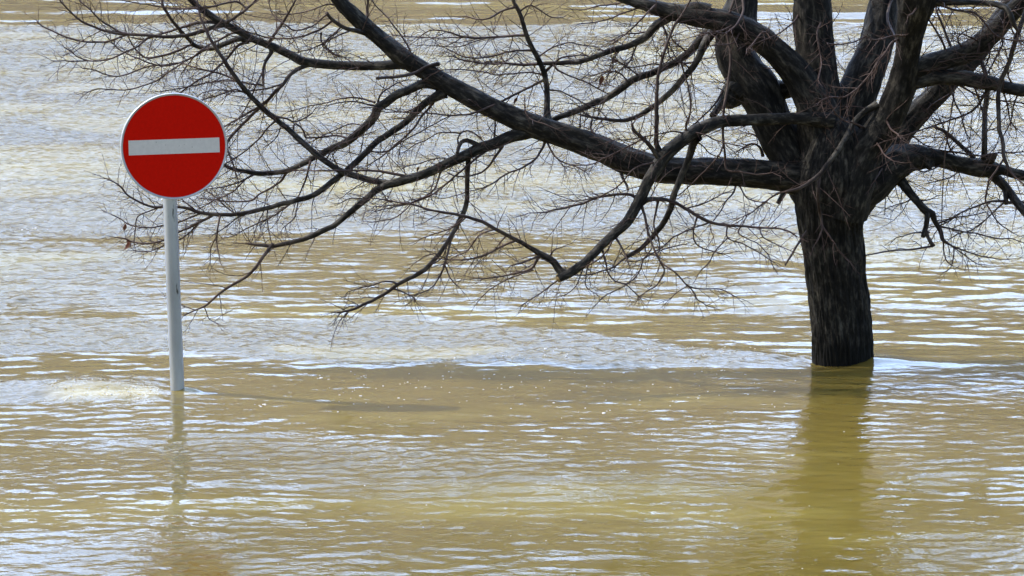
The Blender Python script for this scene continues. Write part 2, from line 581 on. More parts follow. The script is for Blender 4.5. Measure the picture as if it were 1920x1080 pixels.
def build_sign():
    root = bpy.data.objects.new("road_sign", None)
    COL.objects.link(root)
    tag(root, "round red no-entry sign with white bar on grey metal pole standing in flood water", "road sign")
    root.location = SIGN0
    lean = math.radians(-1.35)
    root.rotation_euler = (0, lean, 0)
    inv = Matrix.Rotation(lean, 3, 'Y').inverted()
    R = 26.0 / 2 / (F / (SIGN0 - Vector((0, 0, CAM_H))).length)
    cen = inv @ (at(326.5, 274.5, SIGN0.y - R - 0.045) - SIGN0)
    pxm = F / (SIGN0 - Vector((0, 0, CAM_H))).length
    RR = 98.2 / pxm
    # pole
    V, Fc, seg = [], [], 40
    zs = list(np.linspace(-1.3, cen.z + RR * 0.85, 60))
    for z in zs:
        for s in range(seg):
            a = 2 * math.pi * s / seg
            V.append((R * math.cos(a), R * math.sin(a), z))
    for i in range(len(zs) - 1):
        for s in range(seg):
            p, q = i * seg + s, i * seg + (s + 1) % seg
            Fc.append((p, q, q + seg, p + seg))
    Fc.append(tuple(range((len(zs) - 1) * seg, len(zs) * seg)))
    new_mesh("pole", V, Fc, M_POLE, root)
    # plate with a rolled edge, facing -y
    r0 = 0.966 * RR
    prof = [(0.0005, 0.0), (r0 - 0.004, 0.0), (r0, 0.001), (r0 + 0.002, 0.005), (RR - 0.003, 0.007), (RR - 0.001, 0.005), (RR, 0.0),
            (RR, -0.014), (RR - 0.002, -0.018), (RR - 0.012, -0.018), (RR - 0.013, -0.006), (0.0005, -0.005)]
    V, Fc = lathe(prof, 96)
    plate = new_mesh("sign_plate", V, Fc, M_ALU, root)
    plate.location = cen
    plate.rotation_euler = (math.radians(-1.5), math.radians(0.7), math.radians(11.0))
    # red face: a thin disc 1.5 mm proud, with two shallow rivet dimples
    rings, seg = 26, 96
    V, Fc = [(0, -0.0015, 0)], []
    dents = [(-0.082, 0.245), (0.062, 0.249)]
    for i in range(1, rings + 1):
        r = (r0 - 0.003) * i / rings
        for s in range(seg):
            a = 2 * math.pi * s / seg
            x, z = r * math.cos(a), r * math.sin(a)
            V.append((x, -0.0016, z))
    for s in range(seg):
        Fc.append((0, 1 + (s + 1) % seg, 1 + s))
    for i in range(rings - 1):
        for s in range(seg):
            p, q = 1 + i * seg + s, 1 + i * seg + (s + 1) % seg
            Fc.append((p, q, q + seg, p + seg))
    new_mesh("red_face", V, Fc, M_RED, plate)
    bw, bh = 83.5 / pxm, 13.6 / pxm
    nx = 12
    V = [(-bw + 2 * bw * i / nx, -0.0030, s * bh) for i in range(nx + 1) for s in (-1, 1)]
    V += [(-bw + 2 * bw * i / nx, -0.0012, s * bh) for i in range(nx + 1) for s in (-1, 1)]
    Fc = []
    o = 2 * (nx + 1)
    for i in range(nx):
        a = 2 * i
        Fc.append((a, a + 2, a + 3, a + 1))
        Fc.append((a, o + a, o + a + 2, a + 2))
        Fc.append((a + 1, a + 3, o + a + 3, o + a + 1))
    Fc += [(0, 1, o + 1, o), (2 * nx, o + 2 * nx, o + 2 * nx + 1, 2 * nx + 1)]
    new_mesh("white_bar", V, Fc, M_WHITE, plate, smooth=False)
    for (x, z) in dents:
        V, Fc = lathe([(0.0003, 0.00185), (0.005, 0.00182), (0.008, 0.0017), (0.011, 0.0014)], 16)
        rv = new_mesh("rivet", V, Fc, M_RED, plate)
        rv.location = (x, 0, z)
    # clamps that hold the plate to the pole
    for dz in (0.17, -0.17):
        V, Fc = [], []
        n = 28
        for i in range(n + 1):
            a = math.pi * (-0.05 + 1.10 * i / n)
            for (rr, zz) in ((R + 0.0015, -0.018), (R + 0.006, -0.018), (R + 0.006, 0.018), (R + 0.0015, 0.018)):
                V.append((rr * math.cos(a), rr * math.sin(a), zz))
        for i in range(n):
            for s in range(4):
                p, q = i * 4 + s, i * 4 + (s + 1) % 4
                Fc.append((p, q, q + 4, p + 4))
        Fc += [(3, 2, 1, 0), tuple(4 * n + s for s in range(4))]
        b0 = len(V)
        for sx in (-1, 1):      # ears running to the plate
            x0, x1 = sx * (R + 0.002), sx * (R + 0.030)
            k = len(V)
            for x in (x0, x1):
                for y in (-R - 0.022, -R - 0.016):
                    for z in (-0.018, 0.018):
                        V.append((x, y, z))
            Fc += [(k, k + 1, k + 3, k + 2), (k + 4, k + 6, k + 7, k + 5), (k, k + 4, k + 5, k + 1), (k + 2, k + 3, k + 7, k + 6), (k, k + 2, k + 6, k + 4), (k + 1, k + 5, k + 7, k + 3)]
            k = len(V)
            for x in (x0, x0 + sx * 0.005):
                for y in (-R - 0.018, 0.004):
                    for z in (-0.017, 0.017):
                        V.append((x, y, z))
            Fc += [(k, k + 1, k + 3, k + 2), (k + 4, k + 6, k + 7, k + 5), (k, k + 4, k + 5, k + 1), (k + 2, k + 3, k + 7, k + 6), (k, k + 2, k + 6, k + 4), (k + 1, k + 5, k + 7, k + 3)]
        cl = new_mesh("clamp", V, Fc, M_ALU, root, smooth=False)
        cl.location = (0, 0, cen.z + dz)


build_sign()

# ------------------------------------------------------------------ tree
PXM = F / (TREE0 - Vector((0, 0, CAM_H))).length          # photo pixels per metre at the trunk


class Tubes:
    def __init__(self):
        self.v, self.f, self.bark, self.th = [], [], [], []

    def tube(self, pts, rad, sides=6, cap=True, disp=None):
        n = len(pts)
        if n < 2:
            return
        base = len(self.v)
        up = Vector((0.31, 0.9, 0.2))
        s = random.uniform(0, 50)
        for i in range(n):
            t = pts[min(i + 1, n - 1)] - pts[max(i - 1, 0)]
            if t.length < 1e-9:
                t = Vector((0, 0, 1))
            t.normalize()
            e1 = up - t * up.dot(t)
            if e1.length < 1e-4:
                e1 = t.orthogonal()
            e1.normalize()
            up = e1
            e2 = t.cross(e1)
            if i:
                s += (pts[i] - pts[i - 1]).length
            r = rad[i]
            for k in range(sides):
                a = 2 * math.pi * k / sides
                ca, sa = math.cos(a), math.sin(a)
                rr = r * (1 + disp(a, s, r)) if disp else r
                self.v.append(pts[i] + (e1 * ca + e2 * sa) * rr)
                self.bark.append((ca * r * 1.0, sa * r * 1.0, s * 0.34))
                self.th.append(r)
        for i in range(n - 1):
            for k in range(sides):
                p, q = base + i * sides + k, base + i * sides + (k + 1) % sides
                self.f.append((p, q, q + sides, p + sides))
        if cap:
            self.f.append(tuple(base + (n - 1) * sides + k for k in range(sides)))

    def build(self, name, parent):
        if not self.v:
            return None
        o = new_mesh(name, [v - TREE0 for v in self.v], self.f, M_BARK, parent,
                     attrs={"bark": ('FLOAT_VECTOR', self.bark), "thickness": ('FLOAT', self.th)})
        return o


def rand_perp(t):
    while True:
        v = Vector((random.gauss(0, 1), random.gauss(0, 1), random.gauss(0, 1)))
        v -= t * v.dot(t)
        if v.length > 0.2:
            return v.normalized()


def keep_clear(p):
    """twigs stay behind the sign's pole and plate and above the water"""
    if abs(p.x - SIGN0.x) < 0.75 and p.y < SIGN0.y + 0.16:
        p.y = SIGN0.y + 0.16 + random.uniform(0, 0.05)
    if p.z < 0.12:
        p.z = 0.12
    return p


def twig(T, p0, d, length, r0, level=0):
    """a zig-zag twig with buds and side twiglets"""
    step = 0.032 if level == 0 else 0.022
    n = max(2, int(length / step))
    pts, rad = [p0.copy()], [r0]
    p, side = p0.copy(), rand_perp(d)
    sgn = 1
    bend = rand_perp(d) * random.uniform(0, 0.10) + Vector((0, 0, random.uniform(-0.06, 0.05)))
    for i in range(n):
        sgn = -sgn
        d = (d + side * sgn * random.uniform(0.08, 0.24) + bend + rand_perp(d) * 0.06).normalized()
        p = keep_clear(p + d * step * random.uniform(0.8, 1.25))
        pts.append(p.copy())
        t = (i + 1) / n
        rad.append(r0 * (1 - 0.62 * t))
        if level < 2 and i < n - 1 and random.random() < (0.62 if level == 0 else 0.38):
            dd = (d * 0.75 + side * sgn * -1 * random.uniform(0.5, 1.0) + rand_perp(d) * 0.25).normalized()
            ll = (0.035 + 0.45 * length * (1 - t) * random.uniform(0.3, 1.0)) * random.uniform(0.5, 1.3)
            twig(T, p, dd, min(ll, 0.22), max(rad[-1] * 0.72, 0.0013), level + 1)
    # bud
    pts.append(p + d * 0.005)
    rad.append(rad[-1] * 1.35)
    pts.append(p + d * 0.011)
    rad.append(0.0005)
    T.tube(pts, rad, 4 if level == 0 else 3, cap=False)


def catmull(P, step):
    P = [np.array(p, float) for p in P]
    out = []
    n = len(P)
    for i in range(n - 1):
        p0, p1, p2, p3 = P[max(i - 1, 0)], P[i], P[i + 1], P[min(i + 2, n - 1)]
        L = np.hypot(*(p2 - p1)[:2])
        m = max(1, int(L / step))
        for k in range(m):
            t = k / m
            out.append(0.5 * ((2 * p1) + (-p0 + p2) * t + (2 * p0 - 5 * p1 + 4 * p2 - p3) * t * t + (-p0 + 3 * p1 - 3 * p2 + p3) * t ** 3))
    out.append(P[-1])
    return np.array(out)


# each trace: key, parent, depth change from base to tip in metres, [(photo x, photo y, half width)] measured at the tree's distance
TR = []


def tr(key, parent, dy, s, twigs=1.0):
    """s: 'x,y,r x,y,r ...'; a missing r is interpolated"""
    pts = []
    for w in s.split():
        a = [float(c) for c in w.split(',')]
        pts.append(a if len(a) == 3 else [a[0], a[1], None])
    known = [i for i, p in enumerate(pts) if p[2] is not None]
    for i, p in enumerate(pts):
        if p[2] is None:
            p[2] = float(np.interp(i, known, [pts[k][2] for k in known]))
    TR.append((key, parent, dy, pts, twigs))


# ---- limbs from the trunk
tr('A', 'trunk', 0.10, '1545,350,34 1470,331,28 1400,323,26 1300,321,24 1240,318,25 1180,302,25 1110,274,24 1050,252,23 1000,236,22 940,210,20 890,186,19 850,165,18.5 800,135,17 750,103,16.5 700,62,15 660,25,14 635,0,13 600,-60,12 560,-160,10 540,-300,6 530,-400,3', 0.5)
tr('B', 'trunk', 0.30, '1530,370,40 1505,325,40 1480,288,38 1453,240,36 1436,200,38 1418,165,43 1394,133,40 1380,95,37 1383,40,34 1392,0,29 1398,-100,25 1380,-250,19 1360,-420,10 1350,-520,4', 0.3)
tr('C', 'trunk', -0.05, '1548,330,38 1536,220,38 1500,148,29 1455,97,24 1412,63,22.5 1365,42,21.5 1310,32,18.5 1260,22,15 1210,8,12 1150,-10,9 1080,-45,7 980,-100,3', 0.5)
tr('D', 'trunk', 0.12, '1552,380,48 1545,300,46 1537,230,43 1532,170,41 1528,100,36 1524,50,36 1523,0,35 1520,-150,30 1500,-350,22 1490,-600,8', 0.3)
tr('E', 'trunk', 0.45, '1572,380,46 1582,300,44 1596,215,38 1619,145,35 1634,108,33 1648,60,31 1658,0,25 1668,-80,22 1690,-250,16 1700,-450,6', 0.3)
tr('F', 'trunk', -0.45, '1582,400,44 1600,340,40 1620,290,35 1646,250,30 1668,215,28 1683,180,28 1693,150,26 1702,100,23 1709,50,27 1718,0,36 1728,-60,34 1745,-200,26 1760,-400,10', 0.3)
tr('I', 'trunk', 0.55, '1588,390,36 1606,362,44 1640,312,38 1662,280,32 1692,242,24 1726,206,22 1752,180,21 1786,140,22 1816,110,22 1850,70,20 1890,10,16 1920,-60,10', 0.5)
tr('L', 'trunk', -0.75, '1560,226,16 1500,222,11.5 1440,224,10.8 1390,226,10.8 1350,228,11.2 1310,243,12 1280,262,12.6 1250,288,12.6 1235,310,12 1215,340,10.8 1200,372,10.2 1178,412,9.2 1152,438,8.4 1126,462,8 1100,488,7.7 1074,508,8.4 1046,523,7.5', 0.5)
tr('J', 'trunk', 0.20, '1578,385,34 1618,348,44 1660,315,40 1696,298,30 1736,294,20 1766,299,16 1806,310,16 1846,316,18 1876,318,11 1906,326,10 1940,335,9 2020,350,6 2100,340,3', 0.7)
tr('H', 'F', 0.15, '1690,160,14 1720,152,12.5 1756,146,13 1786,146,13 1826,150,14 1866,158,13 1896,166,12 1940,172,12 2020,180,9 2120,150,6 2200,90,3', 1)
tr('G', 'F', 0.30, '1690,145,14 1716,129,16 1766,113,17 1806,99,18 1836,82,19 1866,55,19 1896,22,18 1925,-4,16 1980,-60,14 2060,-180,6', 1)
tr('K', 'J', -0.15, '1672,300,10 1690,340,8.5 1707,363,7.5 1723,382,7 1738,397,8 1748,402,7 1753,415,4.8 1763,433,4.2 1768,450,3.6 1783,460,1.8 1808,470,1.4 1833,478,1.2 1877,487,.8', 1)

# ---- branches of the long limb
tr('R', 'A', 0.15, '775,118,15 745,120,10 715,123,8.8 680,123,8.5 620,121,8.5 570,115,9 545,103,8 505,85,7.5 470,70,7 440,54,7 410,38,6.5 385,22,6 360,2,5.5 330,-40,4.5 290,-110,2', 1)
tr('R1', 'R', 0.1, '476,74,6 444,74,5 400,90,5 380,89,4.5 364,84,4.2 350,70,3.8 340,60 326,42,3 308,16 304,1,2.5 300,-40,1.5')
tr('R2', 'R', -0.1, '425,44,4.5 410,48,4 380,58 350,66 310,69,3.4 276,66 232,64,2.8 200,59 176,50,2.2 156,42 140,30,1.8 126,16 112,0,1.4 100,-20,1')
tr('R3', 'R', 0.15, '415,42,3.2 370,43,3 345,50 320,58 300,64,2 270,74 246,70,1.2')
tr('R3b', 'R2', 0.0, '250,65,2 226,60 204,48 184,34 170,18 150,2,1.3 138,-20,1')
tr('R4', 'R2', 0.1, '262,65,2.2 236,66 208,76 180,79 146,76 120,68 96,57 76,47 69,39,1.2')
tr('R5', 'R1', 0.1, '372,86,2.8 356,85 336,94 310,103 280,109 268,106 256,94 246,80 236,58 234,50,1')
tr('R6', 'R1', -0.1, '398,90,2.3 384,94 360,108 336,118 310,123 286,120 260,110 232,98 214,84 200,68,1')
tr('R7', 'R2', 0.15, '290,67,2.2 276,72 260,86 234,98 210,109 188,114 164,114 140,115 120,114 98,114,1')
tr('R7b', 'R7', 0.05, '166,114,1.4 144,106 136,98 120,88,.9')
tr('R8', 'R6', 0.0, '318,122,1.7 280,124 260,131 236,140 214,143 188,136 172,130 155,128,1')
tr('R9', 'R6', -0.1, '345,117,1.8 320,132 296,150 270,160 240,168 208,168 184,167 166,172,1')
tr('R10', 'R', -0.1, '418,46,3.4 430,39 444,30 464,16 480,0 500,-30,2')
tr('R11', 'R10', 0.1, '462,17,2.2 444,3 408,10 370,15 340,16 310,14 280,9 250,4 234,1,1')
tr('R12', 'R', -0.05, '508,92,3.2 508,100 500,112 494,128 493,144 494,161,2.4 488,159 472,158,1.6 454,154 424,150 384,156 340,165 300,172,1')
tr('R13', 'R12', -0.1, '494,128,1.8 490,140 482,156 472,180 460,204 450,220 436,232,1')
tr('R14', 'R', -0.1, '500,84,3 516,62 528,46 538,30 546,14 554,0 568,-50,1.6')
tr('R15', 'R', 0.1, '470,74,2.6 452,64 436,62 420,70 404,78 392,84,1.8 370,100 352,122 340,140,1')
tr('R16', 'R', 0.1, '466,78,3 452,82 440,92 424,112 404,130 388,142 360,158 336,176,1.6')
tr('S', 'R', -0.05, '578,120,4.5 568,126,3.6 556,131 542,142 532,156 514,174 502,188 486,202 468,220 450,238 430,260,2.6 426,276 434,300 446,336,1.3')
tr('S2', 'S', 0.1, '496,192,2.6 480,203 464,212 444,224 420,238 396,254,1.3')
tr('S3', 'S', 0.0, '532,156,2 520,160 500,166 470,170 440,172 410,168 380,174,1')
tr('T0', 'A', -0.2, '692,62,4.6 676,60,4.2 660,56 644,51,3.8 630,42 620,34 612,24,3', 0.6)
tr('T0b', 'T0', 0.0, '624,38,2.4 604,53 584,62 554,71 524,72 504,71 480,64 460,58 436,43,1.1')
tr('T0c', 'T0', 0.1, '614,26,1.8 604,34 584,50 554,57 532,44 512,28 504,6,1')
tr('T0d', 'T0', -0.1, '640,50,1.8 628,62 616,72 604,84 612,92 622,100 650,108,1', 1.8)
tr('T0e', 'T0', -0.1, '664,56,1.6 640,64 616,76 600,84 580,92 556,98,1', 1.6)
tr('T0f', 'T0', 0.0, '602,62,1.6 602,78 612,88 622,98 632,104,1', 2)
tr('A1', 'A', 0.0, '689,52,2.6 689,20 690,0 691,-50,1.6')
tr('A2', 'A', 0.0, '770,96,1.8 764,84 744,56 724,30 704,10 690,-8,1')
tr('A3', 'A', -0.25, '822,120,3.4 800,126 788,132 768,140 740,144 706,147,2.8', 0.0)
tr('A4', 'A', 0.0, '652,22,1.6 620,8 600,12 580,20 550,26 520,26,1')

tr('P', 'A', 0.15, '832,164,11 808,158,9.5 788,159,8.5 768,168,8 744,178 724,192,8.2 708,203,9 702,218,8.5 688,234,8 668,252,7.6 644,270,7 620,280,6.5 584,298,6 554,314,5.3 524,323,5 484,325,4.6 460,321,4 434,316,3.6 418,308,3.2 390,295,2.4 360,272,1.5')
tr('P1', 'P', -0.1, '584,297,2.2 576,328 568,350 558,370 538,386,1')
tr('P2', 'P', 0.1, '542,318,3 536,325 528,338 506,354 486,364 470,376 430,378 400,374 380,372,1')
tr('P3', 'P', -0.1, '478,326,2 448,342 420,350 396,354,1', 1.5)
tr('P3b', 'P3', 0.1, '462,334,1.7 436,360 410,372 390,382 372,392,1', 1.5)
tr('P4', 'P', 0.1, '703,192,1.9 674,184 644,184 614,192 584,198 544,208,.8', 1.3)
tr('P4b', 'P', -0.1, '702,198,1.7 664,190 640,192 618,196,1')
tr('P5', 'P', 0.0, '654,262,2 634,254 604,257 574,258 570,248 562,236 552,232 550,242,1.5', 1.3)
tr('P6', 'P', 0.05, '708,196,1.9 712,180 724,168 744,156 764,150,1', 1.3)
tr('P7', 'P', 0.05, '690,238,1.4 660,232 630,244 610,252 590,262,.9', 1.3)
tr('Q', 'A', -0.15, '834,172,9 812,184,7 796,194,6.6 780,210 760,230,6.2 730,250 704,268,6 680,292 654,316,5.8 624,340 588,366,5.2 554,376 524,384,4.6 484,394,4.2 440,402 400,402,3.6 370,398 356,392,3 340,389 312,388,2.4 286,388 260,378 240,366,1.8 226,350 212,340 200,335,1')
tr('Q1', 'Q', 0.1, '402,402,2.8 372,418 354,428 338,434 312,448 284,456 252,454 236,448 218,445,1')
tr('Q2', 'Q1', 0.0, '374,417,1.8 368,424 340,448 312,458 296,466 276,472 252,470,1')
tr('Q3', 'Q', 0.0, '300,388,1.5 280,396 258,406 254,430 251,452,.9')
tr('Q4', 'Q', 0.1, '376,400,1.7 340,415 312,422 276,427 244,422 226,410 209,402,1')
tr('Q5', 'Q', -0.1, '413,403,1.8 411,412 407,432 406,450 409,472 413,492,1', 0.6)
tr('Q5b', 'Q5', 0.0, '406,446,1.1 396,464 394,492,.8', 0.6)
tr('Q6', 'Q', 0.1, '552,377,1.8 520,400 490,416 460,430 440,442,1', 1.5)
tr('Q7', 'Q', 0.1, '502,390,1.3 501,404 502,420 509,456,.9', 1)
tr('Q8', 'Q', 0.0, '470,397,1.3 440,412 420,428 400,440,.9', 1.2)
tr('Q9', 'Q', -0.1, '560,374,1.4 556,392 552,408 540,420 530,428,.9', 1.5)
tr('Q10', 'Q', 0.1, '372,398,1.6 340,372 330,352 338,340,.9', 1)
tr('Q11', 'Q', 0.1, '440,402,1.5 420,384 400,366 384,356,.9', 1.3)
tr('Q12', 'Q', -0.1, '820,180,3 806,200 790,220 772,244 744,270 712,296 690,310,1.2', 0.8)
tr('Q13', 'Q', 0.0, '690,284,1.5 724,284 760,262 790,246 826,226 842,218,1', 1)

tr('N', 'A', -0.15, '1000,244,14 980,250,12.5 956,256,11.5 930,268,11 900,278,10.5 870,292,9.8 840,306,9.2 810,320,8.8 780,331,8.2 750,340,8 724,347,7.2 704,358,6.5 684,376,6 664,392,5.6 630,420,5 616,428,4.8 596,437,5 576,446,4.4 540,456,4 510,461,3.8 492,460,3 460,456,1.6', 0.8)
tr('N1', 'N', 0.0, '512,458,3.6 506,464,3.2 492,482 480,500 460,520 440,531,2.6 420,544 406,555 390,570,2 380,576 360,584 344,592,1', 0.5)
tr('N1b', 'N1', -0.05, '383,575,1.2 388,588 392,598 406,606,.8')
tr('N1c', 'N1', 0.05, '366,581,1.1 354,577 344,574,.8')
tr('N2', 'N', -0.1, '776,332,3.4 764,332,3 736,325 700,320,2.2 664,320 604,320 564,320,1', 0.8)
tr('N3', 'N', 0.1, '942,274,2.6 926,298 910,318 890,328 858,331 838,322,1')
tr('N4', 'N', -0.1, '912,282,2.2 870,316 840,342 812,364 790,374 766,382 740,388 702,396,1', 1.3)
tr('N5', 'N', 0.05, '826,322,1.7 816,352 800,366 770,380 740,378,1', 1.3)
tr('N6', 'N', -0.1, '896,274,4.4 888,268,4 876,264,3.8 866,266,3.6 860,276,3.6 857,287,3', 0.0)
tr('N6b', 'N6', 0.1, '861,272,1.8 858,262 864,250 876,245 890,250 904,262,1')
tr('N6c', 'N6', 0.1, '864,250,1.4 840,248 820,250 800,262 780,270 760,284,.9', 1.4)
tr('N7', 'N', 0.1, '926,268,2 928,244 929,220,1.4', 0)
tr('N8', 'N', 0.0, '740,342,1.5 720,354 700,366 680,372 656,372 640,380,.9', 1)
tr('N9', 'N', 0.1, '870,296,1.4 850,302 826,296 800,302 780,308 760,312,.9', 1.3)
tr('O', 'N', 0.25, '736,345,7 716,342,6.3 694,338,6 664,329,6 634,318,5.8 604,298,5.6 584,282,5.6 564,264,5.6 540,242,5.4 516,222,5.2 494,204,5 474,184,4.8 450,156,4.4 434,134,4 420,112,3.6 406,92,3.2 392,68,2.8 386,56,2.4 375,30,2 370,-5,1.2', 0.8)
tr('O1', 'O', 0.0, '518,226,2 510,232 500,242 484,262 464,280 444,294 424,306 400,316,1')
tr('O2', 'O', -0.1, '514,218,2.2 536,222 550,228 570,222 586,212,1')
tr('O3', 'O', -0.1, '540,240,1.3 528,236 520,254 510,266 496,276,.9')
tr('O4', 'O', 0.1, '446,152,2 420,140 396,134 370,128 340,118 316,120,1', 1.5)
tr('O5', 'O', 0.1, '466,176,1.8 440,168 410,178 390,184 360,190,1', 1.5)
tr('O6', 'O', 0.0, '610,302,1.5 624,280 640,270 660,262 690,250,1', 1)
tr('O7', 'O', 0.0, '636,318,1.4 626,298 622,284,1', 1)
tr('W', 'N', -0.05, '878,287,5 878,300,4.4 876,340 876,370,4.4 871,394,4.8 866,404,4.6 850,436,4.2 838,456,4.2 820,480,4 800,502,4.2 776,518,4 748,532,3.4 720,552,3 680,572,2.6 656,582,2.2 632,586,1.4', 0.8)
tr('W1', 'W', -0.1, '852,432,2.4 846,446 840,472 834,496 828,512 816,532 804,543 776,554,.9')
tr('W2', 'W1', 0.0, '834,498,1.4 840,512 844,520 852,530 860,538,.9')
tr('W3', 'W', 0.1, '744,533,1.8 738,529 720,528 700,534 680,538 652,548,.9')
tr('W4', 'W', 0.0, '738,541,1.6 752,546 766,552 776,558 780,566,.9', 1.4)
tr('W5', 'W', -0.1, '800,500,1.4 824,488 834,474 838,462,1')
tr('W6', 'W', 0.1, '655,582,1.2 650,588 644,596,.8')
tr('W7', 'W', 0.0, '686,570,1.1 668,574 650,576 636,590,.8')
tr('T', 'A', 0.05, '1030,236,7.5 1026,216,6 1026,180,5.4 1022,144,5.2 1014,120,5.2 1000,94,4.8 988,68,4.4 978,34,4 968,12,3.8 962,-2,3.5 950,-60,2.5 945,-140,1.5', 0.7)
tr('T1', 'T', 0.1, '990,66,2.8 972,66 948,68 908,71 872,70,2 848,62 824,57 808,57 790,66 780,76,.8')
tr('T1b', 'T1', 0.0, '872,70,1.3 818,71 768,69 740,66,.8')
tr('T1c', 'T1', -0.1, '912,71,1.2 884,80 856,88 820,86 790,84,.8', 1)
tr('T2', 'T', -0.1, '968,12,2.2 938,22 918,34 900,37 876,31 866,31,1', 1)
tr('T3', 'T', 0.1, '974,22,1.8 994,10 1014,20 1034,32 1054,33,1')
tr('T4', 'T', -0.1, '996,94,2 958,96 928,104 898,109 868,106 848,96 836,90,1')
tr('T4b', 'T4', 0, '972,96,1.2 960,108 940,116 920,114 900,120,.9', 1.2)
tr('T5', 'T', 0.1, '1022,134,2.8 1036,122 1054,108,1.8 1088,104 1110,106,1')
tr('T6', 'T', 0.1, '1010,106,1.6 1038,88 1068,80 1090,84 1120,88,1')
tr('T7', 'T', -0.2, '1024,148,2.6 1016,152 988,166 948,186 918,200 880,214,2 840,216 796,212 720,210,1', 1)
tr('T8', 'T', 0.0, '1028,168,1.6 1050,171 1070,180 1096,194 1120,204,1', 1)
tr('T9', 'T', 0.0, '1008,120,1.8 978,121 948,119 918,120 890,116 868,112 850,106,1', 1.5)
tr('T10', 'T', -0.1, '1020,140,1.5 990,136 960,138 930,140 900,134 860,130 824,132,1', 1.5)
tr('A5', 'A', -0.3, '1022,266,2.2 1006,296 980,314 950,326 920,346 900,354 880,358,1', 1.4)
tr('A6', 'A', -0.3, '1026,266,1.8 1040,292 1060,306 1080,312 1100,324,1', 1.4)
tr('A7', 'A', -0.35, '984,232,1.2 984,180 986,212 1000,226 1020,232 1048,244,.8', 0.7)
tr('A8', 'A', 0.0, '1124,262,2.4 1108,242 1110,222 1100,214,1.6', 0.8)
tr('A9', 'A', 0.0, '1085,256,1.8 1088,232 1088,216,1', 0.8)
tr('A10', 'A', -0.2, '1380,342,1.9 1376,360 1364,374 1352,394 1338,414,1', 0.5)
tr('A11', 'A', -0.2, '1385,345,1.5 1394,362 1402,372 1420,378 1440,380,1', 1)
tr('A12', 'A', -0.1, '1165,322,3 1168,335 1176,348 1178,358,1.4', 0)
tr('A13', 'A', 0.1, '850,172,1.6 820,176 790,196 760,210 730,206 704,202,.9', 1)

# ---- from the left-hand stems
tr('V', 'C', 0.1, '1330,22,10 1300,14,9 1260,31,8 1230,48,8 1210,70,7.2 1180,85,6 1140,97,5.2 1100,112,4.8 1080,117,4.4 1050,118,4 1018,119,3.5 978,121,2.8 938,118,2 898,118 864,112,1', 1)
tr('V1', 'V', -0.1, '1036,118,2 1044,130 1058,138 1098,154 1136,174,1.2', 0.3)
tr('V2', 'C', -0.3, '1232,6,2.2 1222,16 1210,28 1180,58 1156,76 1140,86,1')
tr('V3', 'V', -0.1, '1168,88,1.6 1150,110 1148,128 1130,140 1116,152,.9', 2)
tr('V4', 'V', -0.1, '1196,78,1.8 1188,100 1180,116 1164,130 1150,150,.9', 2)
tr('V5', 'V', 0.1, '1240,42,2 1250,66 1252,90 1258,110 1276,118,1', 1.5)
tr('V6', 'V', 0.1, '1220,58,1.8 1196,62 1170,64 1150,74,1', 1.2)
tr('V7', 'C', 0.0, '1222,12,1.8 1196,16 1170,24 1140,36 1112,42 1090,44,1', 1.2)
tr('V8', 'C', 0.0, '1180,0,1.6 1150,8 1120,12 1096,18 1070,18,1', 1)
tr('U', 'B', -0.1, '1360,40,9 1330,58,8.5 1312,76,8 1296,95,7.5 1270,115,7 1240,129,6.6 1220,138,6.5 1190,148,6.8 1165,166,6.8 1140,182,6.8 1110,195,6.6 1080,208,6.2 1050,219,5.6 1028,228,4.5', 1.3)
tr('U2', 'B', -0.15, '1350,50,8 1328,70,7.5 1310,108,6.5 1296,130,6 1280,148,5.8 1260,170,5.8 1236,191,5.2 1208,211,4.8 1186,222,4.2 1160,226,3.6 1130,223,3 1090,216,2', 1)
tr('U3', 'U', -0.1, '1290,100,1.8 1276,88 1262,76 1254,60,1', 2)
tr('U4', 'U', -0.15, '1250,126,1.8 1230,120 1210,122 1190,126 1170,126,1', 2)
tr('U5', 'U', -0.1, '1206,143,1.6 1190,136 1174,124 1160,116 1144,112,1', 2)
tr('U6', 'U', 0.1, '1270,115,1.7 1290,118 1320,110 1350,108,1', 1.2)
tr('U7', 'U2', -0.1, '1296,132,1.6 1284,120 1270,112 1258,90 1250,70,1', 1.5)
tr('U8', 'U2', -0.1, '1276,114,1.8 1284,140 1290,160 1294,190 1294,215 1286,240,1', 1)
tr('U9', 'U', 0.0, '1180,155,1.6 1166,140 1150,134 1130,136 1110,142,1', 2)
tr('B1', 'B', -0.25, '1372,150,8 1358,184,7.2 1350,198,7 1336,217,6', 0.3)
tr('B2', 'B', -0.35, '1366,140,2.4 1362,156 1350,180 1336,200 1316,220 1290,242,1.3', 1)
tr('B3', 'C', -0.45, '1376,2,2.4 1368,24 1364,44 1364,66 1369,100,2.6 1368,130 1365,160 1360,190 1356,220,2.6 1356,260 1359,290 1362,318,2 1386,322 1420,327 1448,324,1', 0.4)
tr('B4', 'B3', -0.05, '1356,272,1.7 1350,288 1336,306 1306,336 1280,360 1262,372,1', 0.4)
tr('B5', 'C', -0.4, '1392,-10,2.6 1394,20 1386,38 1376,52 1360,62 1340,60,1.2', 1)
tr('B6', 'C', -0.4, '1380,40,2 1366,52 1350,58 1326,62 1306,60,1', 1.4)
tr('B7', 'C', -0.4, '1395,56,1.8 1386,64 1376,80 1352,84 1330,86,1', 1)
tr('B8', 'C', -0.4, '1450,80,2 1440,66 1430,60 1410,84 1400,92,1', 1.2)
tr('B9', 'D', -0.5, '1500,20,2 1490,40 1470,56 1450,68 1420,80,1', 1.4)
tr('B10', 'D', -0.5, '1545,30,2 1532,60 1536,90 1540,120 1534,150,1', 1.4)
